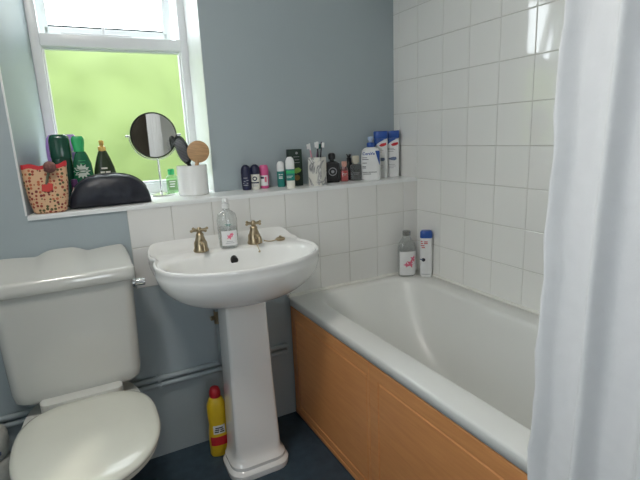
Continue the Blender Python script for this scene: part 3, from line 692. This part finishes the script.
# tumbler with brushes
tb = thing('toothbrush_tumbler', 'white grey-veined marble tumbler holding toothbrushes on the ledge', 'tumbler', (-.487, .078, Z), -.95)
bm = nb(); s = .0315
loft(bm, [rrect(-s, s, -s, s, .006, 0), rrect(-s, s, -s, s, .007, .118), rrect(-s + .001, s - .001, -s + .001, s - .001, .007, .121), rrect(-s + .005, s - .005, -s + .005, s - .005, .005, .121), rrect(-s + .006, s - .006, -s + .006, s - .006, .005, .118), rrect(-s + .006, s - .006, -s + .006, s - .006, .005, .006)], True, True); link('cup', bm, M['marble'], tb)
def toothbrush(foot, top, handle, headm, bristle, face, label):
    base = Vector((-.487, .078, Z + .0085)); f = base + Vector(foot); tp = base + Vector(top); d = (tp - f)
    t = thing('toothbrush', label, 'toothbrush', f, 0, 'toothbrushes in the marble tumbler')
    q = d.to_track_quat('Z', 'Y'); t.rotation_mode = 'QUATERNION'; t.rotation_quaternion = q @ Matrix.Rotation(face, 3, 'Z').to_quaternion(); ln = d.length
    bm = nb(); tube(bm, [(0, 0, .001), (0, 0, ln * .3), (0, .002, ln * .55), (0, .001, ln * .75), (0, 0, ln * .84)], [.0042, .0056, .0052, .0036, .003], 10); link('handle', bm, handle, t)
    bm = nb(); loft(bm, [rrect(-.0062, .0062, -.002, .003, .002, z) if 0 else [(x * wd, y, z) for x, y, _ in rrect(-.0072, .0072, -.002, .0025, .002, 0)] for z, wd in ((ln * .83, .45), (ln * .86, .85), (ln * .90, 1.), (ln * .97, 1.), (ln, .6))]); link('head', bm, headm, t)
    bm = nb(); box(bm, -.006, .006, -.013, -.002, ln * .865, ln * .985, .0015); link('bristles', bm, bristle, t)
toothbrush((-.014, .002, 0), (-.029, .010, .172), pbr('pink_handle', (.62, .30, .38), .35), M['white'], M['white'], .3, 'toothbrush with pink handle, leftmost in the tumbler')
toothbrush((-.004, -.012, 0), (.004, -.002, .178), M['ink'], M['white'], M['white'], .9, 'toothbrush with dark handle and white head, second from left in tumbler')
toothbrush((-.002, .014, 0), (.020, .022, .170), M['plum'], M['teal'], M['teal'], -.5, 'toothbrush with teal head in the tumbler')
toothbrush((.009, .002, 0), (.028, .004, .176), M['ink'], M['ink'], M['white'], -.9, 'black toothbrush with white bristles, rightmost in the tumbler')
# black perfume
pf = thing('perfume_bottle', 'black round-shouldered perfume bottle right of the toothbrush tumbler', 'perfume', (-.388, .125, Z), -.35)
pr = [(0, .030, .014), (.003, .033, .0165), (.075, .0335, .0165), (.088, .032, .016), (.094, .020, .014), (.096, .012, .012)]
bm = nb(); prof(bm, pr, 36, 5.); link('bottle', bm, M['navyblack'], pf)
bm = nb(); prof(bm, [(.096, .010), (.104, .010), (.1045, .0155), (.124, .0165), (.131, .013), (.133, .006)], 22); link('cap', bm, M['navyblack'], pf)
blob('emblem', pf, pr, 5., 0, .050, star(12, .019, .0185), M['greyprint']); blob('emblem_ring', pf, pr, 5., 0, .050, star(12, .015, .0146), M['navyblack'], .0018); blob('emblem_dot', pf, pr, 5., 0, .050, star(8, .008, .006), M['greyprint'], .0024)
# pink/red bottle
rb = thing('small_red_bottle', 'small red glass bottle beside the black perfume', 'bottle', (-.328, .118, Z), -.35)
pr = [(0, .015, .012), (.003, .0185, .0145), (.055, .0185, .0145), (.064, .015, .012), (.068, .009, .009)]
bm = nb(); prof(bm, pr, 24, 3.); link('bottle', bm, M['redglass'], rb); bm = nb(); prof(bm, [(.004, .0165, .0125), (.05, .0165, .0125)], 20, 3.); link('liquid', bm, pbr('red_liquid', (.62, .10, .12), .3), rb)
bm = nb(); prof(bm, [(.068, .0105), (.074, .0105), (.0745, .0125), (.090, .0125), (.092, .010)], 20); link('cap', bm, pbr('coral_metal', (.70, .36, .30), .35), rb)
lines('print', rb, pr, 3., [(-.009, .009, .036), (-.006, .006, .030)], M['offwhite'])
# grey glass bottle + dark one behind
gb = thing('glass_perfume_bottle', 'grey glass perfume bottle with pale metallic cap on the ledge', 'perfume', (-.270, .114, Z), -.35)
pr = [(0, .024, .015), (.003, .0275, .0175), (.066, .0275, .0175), (.074, .024, .015), (.077, .012, .010)]
bm = nb(); prof(bm, pr, 28, 5.); link('bottle', bm, M['smoke'], gb); bm = nb(); prof(bm, [(.006, .0235, .0135), (.05, .0235, .0135)], 24, 5.); link('liquid', bm, M['smoke'], gb)
bm = nb(); prof(bm, [(.077, .010, .009), (.083, .010, .009), (.0835, .0165, .013), (.112, .0165, .013), (.114, .0145, .011)], 24, 4.); link('cap', bm, pbr('pale_metal_cap', (.58, .54, .44), .35, .2), gb)
lines('print', gb, pr, 5., [(-.014, .014, .036), (-.010, .010, .030)], M['greyprint'])
dbt = thing('dark_spiky_bottle', 'small dark bottle behind the grey glass perfume bottle', 'bottle', (-.278, .158, Z), -.3)
bm = nb(); prof(bm, [(0, .017, .013), (.004, .019, .015), (.07, .019, .015), (.08, .012, .011), (.088, .009, .009)], 22, 3.); link('bottle', bm, M['navyblack'], dbt)
bm = nb(); prof(bm, [(.088, .010), (.104, .011), (.106, .008)], 16)
for a_ in range(5): tube(bm, [(0, 0, .1), (.012 * math.cos(a_ * 1.257), .010 * math.sin(a_ * 1.257), .122)], [.004, .0015], 6)
link('cap', bm, M['navyblack'], dbt)
# lotion
pr = [(0, .039, .024), (.004, .044, .028), (.06, .045, .029), (.115, .044, .028), (.136, .040, .026), (.146, .029, .02), (.150, .016, .014)]
lo = thing('lotion_bottle', 'white lotion bottle with blue pump and blue printed label', 'lotion', (-.203, .086, Z), -.58)
bm = nb(); prof(bm, pr, 36, 3.2); link('bottle', bm, M['white'], lo)
bm = nb(); prof(bm, [(.150, .0175), (.164, .0175), (.170, .016), (.172, .010)], 22); link('collar', bm, M['blue'], lo)
bm = nb(); prof(bm, [(.172, .007), (.180, .007), (.181, .012), (.195, .0125), (.197, .010)], 18); tube(bm, [(0, -.004, .190), (0, -.028, .191), (0, -.034, .186)], [.006, .005, .0045], 10); link('pump', bm, pbr('pale_blue_plastic', (.45, .56, .74), .35), lo)
patch('blue_panel', lo, pr, 3.2, .020, .0405, .070, .1335, M['blue'], off=.001, shape=lambda q, a_, b_: (b_ - .002 - (b_ - a_ - .002) * q ** .9, b_))
text('lettering', lo, 'CeraVe', .0175, pr, 3.2, -.009, .121, M['blue'], .0020)
lines('print', lo, pr, 3.2, [(-.038, -.016, .102), (-.038, -.010, .094), (-.038, -.018, .078), (-.038, -.022, .062), (-.038, -.022, .056), (-.038, -.014, .036), (-.012, .026, .036), (-.036, .0, .028)], M['ink'], h=.0026)
# two shampoo bottles
def hs(loc, rz, label):
    t = thing('shampoo_bottle', label, 'shampoo', loc, rz, 'white blue-topped shampoo bottles on the ledge')
    pr = [(0, .026, .017), (.004, .031, .0205), (.1, .032, .021), (.168, .032, .021), (.185, .032, .021)]
    bm = nb(); prof(bm, pr, 36, 3.4); link('bottle', bm, M['white'], t)
    bm = nb(); prof(bm, [(.185, .032, .021), (.189, .0335, .0222), (.215, .0335, .0222), (.220, .031, .020)], 36, 3.4); link('cap', bm, M['blue'], t)
    patch('swoosh', t, pr, 3.4, -.031, .030, .136, .1846, M['blue'], off=.0009, shape=lambda q, a_, b_: (a_, a_ + .002 + (b_ - a_ - .002) * q ** 2.4))
    blob('red_emblem', t, pr, 3.4, .008, .158, [(-.016, -.004), (-.008, -.010), (.006, -.008), (.017, -.002), (.016, .008), (.004, .006), (-.006, .004)], M['red'], .0014)
    lines('print', t, pr, 3.4, [(-.024, .006, .136), (-.024, .012, .130), (-.020, .004, .122)], M['greyprint'], h=.0028)
    blob('blue_emblem', t, pr, 3.4, .004, .090, [(-.026, -.002), (-.010, -.008), (.006, -.010), (.014, -.004), (.012, .006), (-.002, .007), (-.014, .004)], M['bluegrey'], .0014)
    lines('foot_print', t, pr, 3.4, [(-.02, .01, .06), (-.02, .014, .052), (-.02, .004, .044)], M['greyprint'])
hs((-.121, .122, Z), -.6, 'blue-topped white shampoo bottle directly behind the lotion bottle')
hs((-.050, .126, Z), -.6, 'blue-topped white shampoo bottle nearest the tiled wall on the ledge')

# --- window group
# pouch
po = thing('cosmetic_pouch', 'cream red-dotted open pouch with pompom at the left end of the window sill', 'pouch', (-1.513, .034, Z), -.02)
bm = nb(); rings = []
for z, hw, hd, y in ((.0005, .042, .026, 0), (.006, .049, .032, 0), (.04, .057, .0335, 0), (.10, .064, .030, .002), (.150, .0665, .022, .002)): rings.append([(x, y_ + y, z + (.010 * (abs(x) / .07) ** 2 + .003 * math.sin(x * 120) if z > .1 else 0)) for x, y_, _ in ell(hw, hd, z, 40, 2.5)])
loft(bm, rings, True, False); outer = rings[-1]
loft(bm, [outer, [(x * .955, y * .9 + .0003, z - .001) for x, y, z in outer], [(x * .9, y * .8, z - .05) for x, y, z in outer]], False, True); link('pouch_body', bm, M['dots'], po)
bm = nb(); loft(bm, [[(x * 1.012, y * 1.03, z - .010) for x, y, z in outer], [(x * 1.02, y * 1.06, z - .003) for x, y, z in outer], [(x * 1.012, y * 1.03, z + .005) for x, y, z in outer], [(x * .97, y * .93, z + .005) for x, y, z in outer], [(x * .955, y * .9, z - .010) for x, y, z in outer]], False, False); link('zip_trim', bm, pbr('red_trim', (.60, .03, .04), .6), po)
bm = nb(); loft(bm, [[(x, y - .0310, z) for x, y, z in q] for q in [[(-.015, 0, .074), (.006, -.001, .070), (.018, 0, .076), (.020, 0, .096), (.008, -.001, .100), (-.012, 0, .094)]]] + [[(x, y - .0345, z) for x, y, z in [(-.014, 0, .075), (.006, -.001, .071), (.017, 0, .077), (.019, 0, .095), (.008, -.001, .099), (-.011, 0, .093)]]], True, True); link('tag', bm, pbr('red_tag', (.62, .06, .05), .6), po)
bm = nb(); tube(bm, [(.002, -.032, .095), (.008, -.032, .118), (.017, -.029, .142)], .004, 8); link('tag_loop', bm, pbr('sage_loop', (.12, .14, .09), .6), po)
bm = nb(); bmesh.ops.create_icosphere(bm, subdivisions=4, radius=.0185)
for v in bm.verts: v.co *= 1 + .07 * noise.noise(v.co * 420); v.co += Vector((.019, -.036, .150))
pom = link('pompom', bm, M['pinkbrush'], po); pom['label'] = 'brown fluffy pompom'
# lilac packet
lp = thing('lilac_packet', 'lilac plastic packet behind the dark green bottle', 'packet', (-1.452, .235, Z), -.03)
bm = nb(); prof(bm, [(0, .044, .016), (.01, .052, .022), (.12, .056, .026), (.215, .055, .024), (.243, .050, .018), (.255, .040, .009)], 40, 3.); link('packet', bm, M['lilac'], lp)
pr = [(0, .044, .016), (.01, .052, .022), (.12, .056, .026), (.215, .055, .024), (.243, .050, .018)]
lines('print', lp, pr, 3., [(.028, .05, .19)], M['white'], h=.006)
# dark green bottle
dg = thing('shampoo_bottle', 'tall dark green bottle with darker cap behind the pouch', 'bottle', (-1.460, .158, Z), -.05)
pr = [(0, .026, .02), (.004, .031, .0245), (.1, .0325, .0255), (.168, .0325, .0255), (.172, .032, .025)]
bm = nb(); prof(bm, pr, 32, 2.6); link('bottle', bm, M['dkgreen'], dg)
bm = nb(); prof(bm, [(.172, .0325, .0255), (.178, .034, .0265), (.235, .033, .026), (.248, .030, .024), (.254, .022, .018)], 32, 2.6); link('cap', bm, pbr('deep_green_cap', (.012, .07, .045), .2), dg)
pt_ = thing('plum_tube', 'slim plum coloured tube between the pouch and the green bottle', 'tube', (-1.432, .108, Z), 0)
bm = nb(); prof(bm, [(0, .010), (.003, .0115), (.07, .0115), (.073, .010)], 18); link('body', bm, M['plum'], pt_); bm = nb(); prof(bm, [(.073, .0105), (.096, .0105), (.099, .008)], 18); link('cap', bm, pbr('dark_plum_cap', (.10, .03, .12), .3), pt_)
# green starburst bottle
gs = thing('shampoo_bottle', 'green bottle with bright green cap and pale starburst label', 'bottle', (-1.398, .142, Z), -.05)
pr = [(0, .028, .018), (.005, .0335, .0225), (.09, .034, .0225), (.15, .030, .021), (.18, .021, .017), (.192, .015, .014)]
bm = nb(); prof(bm, pr, 32, 2.5); link('bottle', bm, M['green'], gs)
bm = nb(); prof(bm, [(.192, .0165), (.205, .0175), (.222, .0205, .016), (.236, .021, .0155), (.246, .016, .012)], 24, 2.6, cx=-.004); tube(bm, [(-.004, -.006, .235), (.012, -.012, .232)], [.006, .005], 10); link('cap', bm, M['brightgreen'], gs)
blob('starburst', gs, pr, 2.5, -.003, .124, star(12, .027, .0175), M['starprint']); lines('print', gs, pr, 2.5, [(-.013, .009, .127), (-.013, .009, .118)], M['green'], .0018, h=.003); lines('brand_print', gs, pr, 2.5, [(-.010, .012, .160), (-.006, .008, .150)], M['brightgreen'])
# olive bottle
ob = thing('oil_bottle', 'olive brown teardrop bottle with yellow pump behind the black bag', 'bottle', (-1.326, .165, Z), -.08)
pr = [(0, .037, .021), (.005, .044, .026), (.05, .0445, .027), (.085, .042, .026), (.13, .034, .023), (.165, .0235, .0185), (.185, .016, .0145), (.192, .0125, .0125)]
bm = nb(); prof(bm, pr, 32, 2.4); link('bottle', bm, M['olive'], ob)
bm = nb(); prof(bm, [(.190, .0135), (.206, .0135), (.209, .007), (.214, .007), (.215, .0085), (.226, .009), (.229, .006)], 20); tube(bm, [(0, -.003, .221), (0, -.018, .222)], .004, 8); link('pump', bm, M['gold'], ob)
lines('print', ob, pr, 2.4, [(-.014, .0, .112), (.003, .018, .112), (-.018, -.002, .098), (.002, .010, .098), (-.01, .01, .126)], M['offwhite'], h=.0055); blob('logo_box', ob, pr, 2.4, .019, .098, [(-.007, -.006), (.007, -.006), (.007, .006), (-.007, .006)], M['offwhite']); blob('logo_mark', ob, pr, 2.4, .019, .098, [(-.005, -.004), (.005, -.004), (.005, .004), (-.005, .004)], M['olive'], .0018)
# black bag
bg = thing('makeup_bag', 'black zipped make-up bag lying on the window sill', 'bag', (-1.323, .066, Z), .015)
bm = nb(); rings = []; n = 46; ridge = []
for i in range(n + 1):
    t = -1 + 2 * i / n; tt = max(-.999, min(.999, t)); x = .134 * t
    k = (1 - abs(tt) ** 2.7) ** .55; h = .012 + .099 * k; d_ = .012 + .036 * (1 - abs(tt) ** 3.5) ** .6
    r = []
    for j in range(28):
        a_ = 2 * PI * j / 28; c, s_ = math.cos(a_), math.sin(a_)
        y = d_ * math.copysign(abs(c) ** .8, c); zz = h * .5 + h * .5 * math.copysign(abs(s_) ** .85, s_)
        y *= 1 - .25 * (zz / max(h, .001))
        nn = .0035 * noise.noise((x * 28, y * 30, zz * 28)) + .0022 * noise.noise((x * 70, y * 40, zz * 60))
        r.append((x, y + nn * (1 if zz > .004 else 0), max(.0006, zz + nn * (zz > .01))))
    rings.append(r); ridge.append((x, 0, h + .0008))
loft(bm, rings); link('bag_body', bm, M['bagleather'], bg, angle=80)
bm = nb(); tube(bm, ridge[2:-2], .0028, 8); link('zip', bm, M['ink'], bg)
bm = nb(); tube(bm, [ridge[4], tuple(Vector(ridge[4]) + Vector((-.010, -.010, -.018)))], .0025, 8); link('zip_pull', bm, M['chrome'], bg)

# mirror on stand
mr_ = thing('shaving_mirror', 'round mirror on a slim stand on the window sill', 'mirror', (-1.122, .242, Z))
bm = nb(); prof(bm, [(0, .050), (.003, .052), (.006, .050), (.010, .02), (.014, .006), (.018, .005)], 36); link('base', bm, M['chrome'], mr_)
bm = nb(); tube(bm, [(0, 0, .012), (0, 0, .155)], .0042, 12); link('stem', bm, M['chrome'], mr_)
HC = (-.006, -.004, .240)
def disc_rings(r0): return [[(r * math.cos(2 * PI * i / 56), y, r * math.sin(2 * PI * i / 56)) for i in range(56)] for r, y in r0]
YAW = math.radians(1.5)
MO = bpy.data.objects
bm = nb(); loft(bm, disc_rings([(.084, -.0036), (.0875, -.0042), (.0895, -.002), (.0895, .003), (.087, .005), (.05, .0075), (.01, .008)]), False, True); hr = link('rim', bm, M['black'], mr_, HC, (0, 0, YAW))
bm = nb(); loft(bm, disc_rings([(.0845, -.0034), (.0845, -.0010)]), True, True); link('glass', bm, M['mirror'], hr, smooth=False)
bm = nb()
arc = [(.094 * math.cos(a_), 0, .094 * math.sin(a_)) for a_ in [PI + PI * k / 24 for k in range(25)]]
tube(bm, arc, .0022, 8)
for sx in (-1, 1): tube(bm, [(sx * .088, 0, 0), (sx * .101, 0, 0)], .0035, 10); ball(bm, (sx * .102, 0, 0), .005)
link('yoke', bm, M['chrome'], mr_, HC, (0, 0, YAW))

# small green bottle behind
sg = thing('small_green_bottle', 'small clear green bottle with green cap between mirror stand and white pot', 'bottle', (-1.066, .308, Z), -.1)
pr = [(0, .020, .013), (.004, .0235, .016), (.066, .0235, .016), (.073, .018, .013), (.077, .012, .011)]
bm = nb(); prof(bm, pr, 26, 3.5); link('bottle', bm, M['cleargreen'], sg); bm = nb(); prof(bm, [(.077, .0125), (.082, .0135), (.098, .0135), (.101, .011)], 20); link('cap', bm, M['brightgreen'], sg)
patch('label', sg, pr, 3.5, -.016, .018, .014, .056, pbr('green_label', (.16, .30, .12), .5)); lines('print', sg, pr, 3.5, [(-.012, .012, .046), (-.01, .01, .036), (-.012, .008, .026)], M['white'], .0012, h=.004)

# pot with brushes
pp = tag(None or thing('storage_pot', 'white ceramic pot holding hairbrushes by the window corner', 'pot', (-1.008, .166, Z)), 'white ceramic pot holding hairbrushes by the window corner', 'pot')
bm = nb(); prof(bm, [(0, .056), (.004, .0595), (.114, .0595), (.118, .058), (.118, .0545), (.114, .0535), (.008, .0535)], 48); link('pot_body', bm, M['ceramic'], pp)
RBF = -PI / 2
def hand_brush(name, label, foot, top, hw, hh, th, mats, face, round_=False):
    f = Vector(foot); tp = Vector(top); d_ = tp - f
    t = thing(name, label, 'hairbrush', f, 0, 'hairbrushes in the white pot'); t.rotation_mode = 'QUATERNION'
    t.rotation_quaternion = d_.to_track_quat('Z', 'Y') @ Matrix.Rotation(face, 3, 'Z').to_quaternion(); ln = d_.length
    bm = nb(); tube(bm, [(0, 0, .001), (0, 0, .03), (0, 0, ln - 2 * hh + .012)], [.007, .0085, .0075], 12); link('handle', bm, mats[0], t)
    zc = ln - hh; bm = nb()
    def rg(k, y): return [(k * hw * math.cos(2 * PI * i / 36), y, zc + k * hh * math.sin(2 * PI * i / 36)) for i in range(36)]
    loft(bm, [rg(.9, -th), rg(1, -th * .6), rg(1, th * .6), rg(.9, th)]); link('head', bm, mats[1], t)
    if not round_:
        bm = nb(); loft(bm, [rg(.82, -th * .9), rg(.78, -th * 1.6), rg(.5, -th * 1.9)]); link('cushion', bm, mats[2], t)
        bm = nb()
        for i in range(-4, 5):
            for j in range(-8, 9):
                x, z = i * hw * .17, j * hh * .095
                if (x / hw) ** 2 + (z / hh) ** 2 < .6: tube(bm, [(x, -th * 1.5, zc + z), (x * 1.05, -th * 1.5 - .016, zc + z)], .0009, 4)
        link('bristles', bm, mats[3], t)
    else:
        bm = nb()
        loft(bm, [rg(.8, th * .9), rg(.8, th * 2.4)]); link('cushion', bm, mats[2], t)
    return t
hand_brush('hairbrush', 'black oval hairbrush with pale bristles leaning in the white pot', (-.980, .186, Z + .010), (-1.050, .178, Z + .236), .027, .060, .006, (M['black'], M['black'], pbr('grey_cushion', (.16, .17, .18), .6), M['greyprint']), .75)
hand_brush('round_brush', 'round wooden brush in the white pot', (-1.015, .140, Z + .010), (-.974, .136, Z + .212), .043, .043, .006, (M['wood'], M['wood'], M['black']), RBF, True)

# ------------------------------------------------------------------ unseen ceiling light, added as fill
cl = thing('added_ceiling_light', 'unseen round white ceiling light added to fill the bathroom', 'ceiling light', (-1.6, -.95, ZC))
bm = nb(); prof(bm, [(-.02, .15), (-.002, .152)], 40); link('base', bm, M['white_paint'], cl)
bm = nb(); prof(bm, [(-.075, .02), (-.072, .07), (-.058, .115), (-.035, .14), (-.0205, .145)], 40); link('diffuser', bm, M['lamp'], cl)

# ------------------------------------------------------------------ light
W = bpy.data.worlds.new('world'); sc.world = W; W.use_nodes = True; t = W.node_tree; t.nodes.clear()
out = t.nodes.new('ShaderNodeOutputWorld'); bgd = N(t, 'ShaderNodeBackground', Color=(.88, .95, 1., 1), Strength=7.); t.links.new(bgd.outputs[0], out.inputs[0])
sun = bpy.data.lights.new('sun', 'SUN'); sun.energy = 0.8; sun.color = (1, .94, .82); sun.angle = .05; so = bpy.data.objects.new('sun', sun); COL.objects.link(so); so.rotation_euler = (math.radians(42), 0, math.radians(-35))
pl_ = bpy.data.lights.new('window_portal', 'AREA'); pl_.shape = 'RECTANGLE'; pl_.size = .62; pl_.size_y = 1.1; pl_.cycles.is_portal = True
po_ = bpy.data.objects.new('window_portal', pl_); COL.objects.link(po_); po_.location = (-1.218, .60, L + .53); po_.rotation_euler = (math.radians(-90), 0, 0)

sc.view_settings.view_transform = 'Standard'; sc.view_settings.look = 'None'; sc.view_settings.gamma = 1; sc.view_settings.use_curve_mapping = False
sc.view_settings.exposure = .22
sc.cycles.use_denoising = True; sc.cycles.max_bounces = 14; sc.cycles.diffuse_bounces = 8; sc.cycles.glossy_bounces = 5; sc.cycles.transmission_bounces = 8; sc.cycles.transparent_max_bounces = 16
sc.cycles.sample_clamp_indirect = 6.
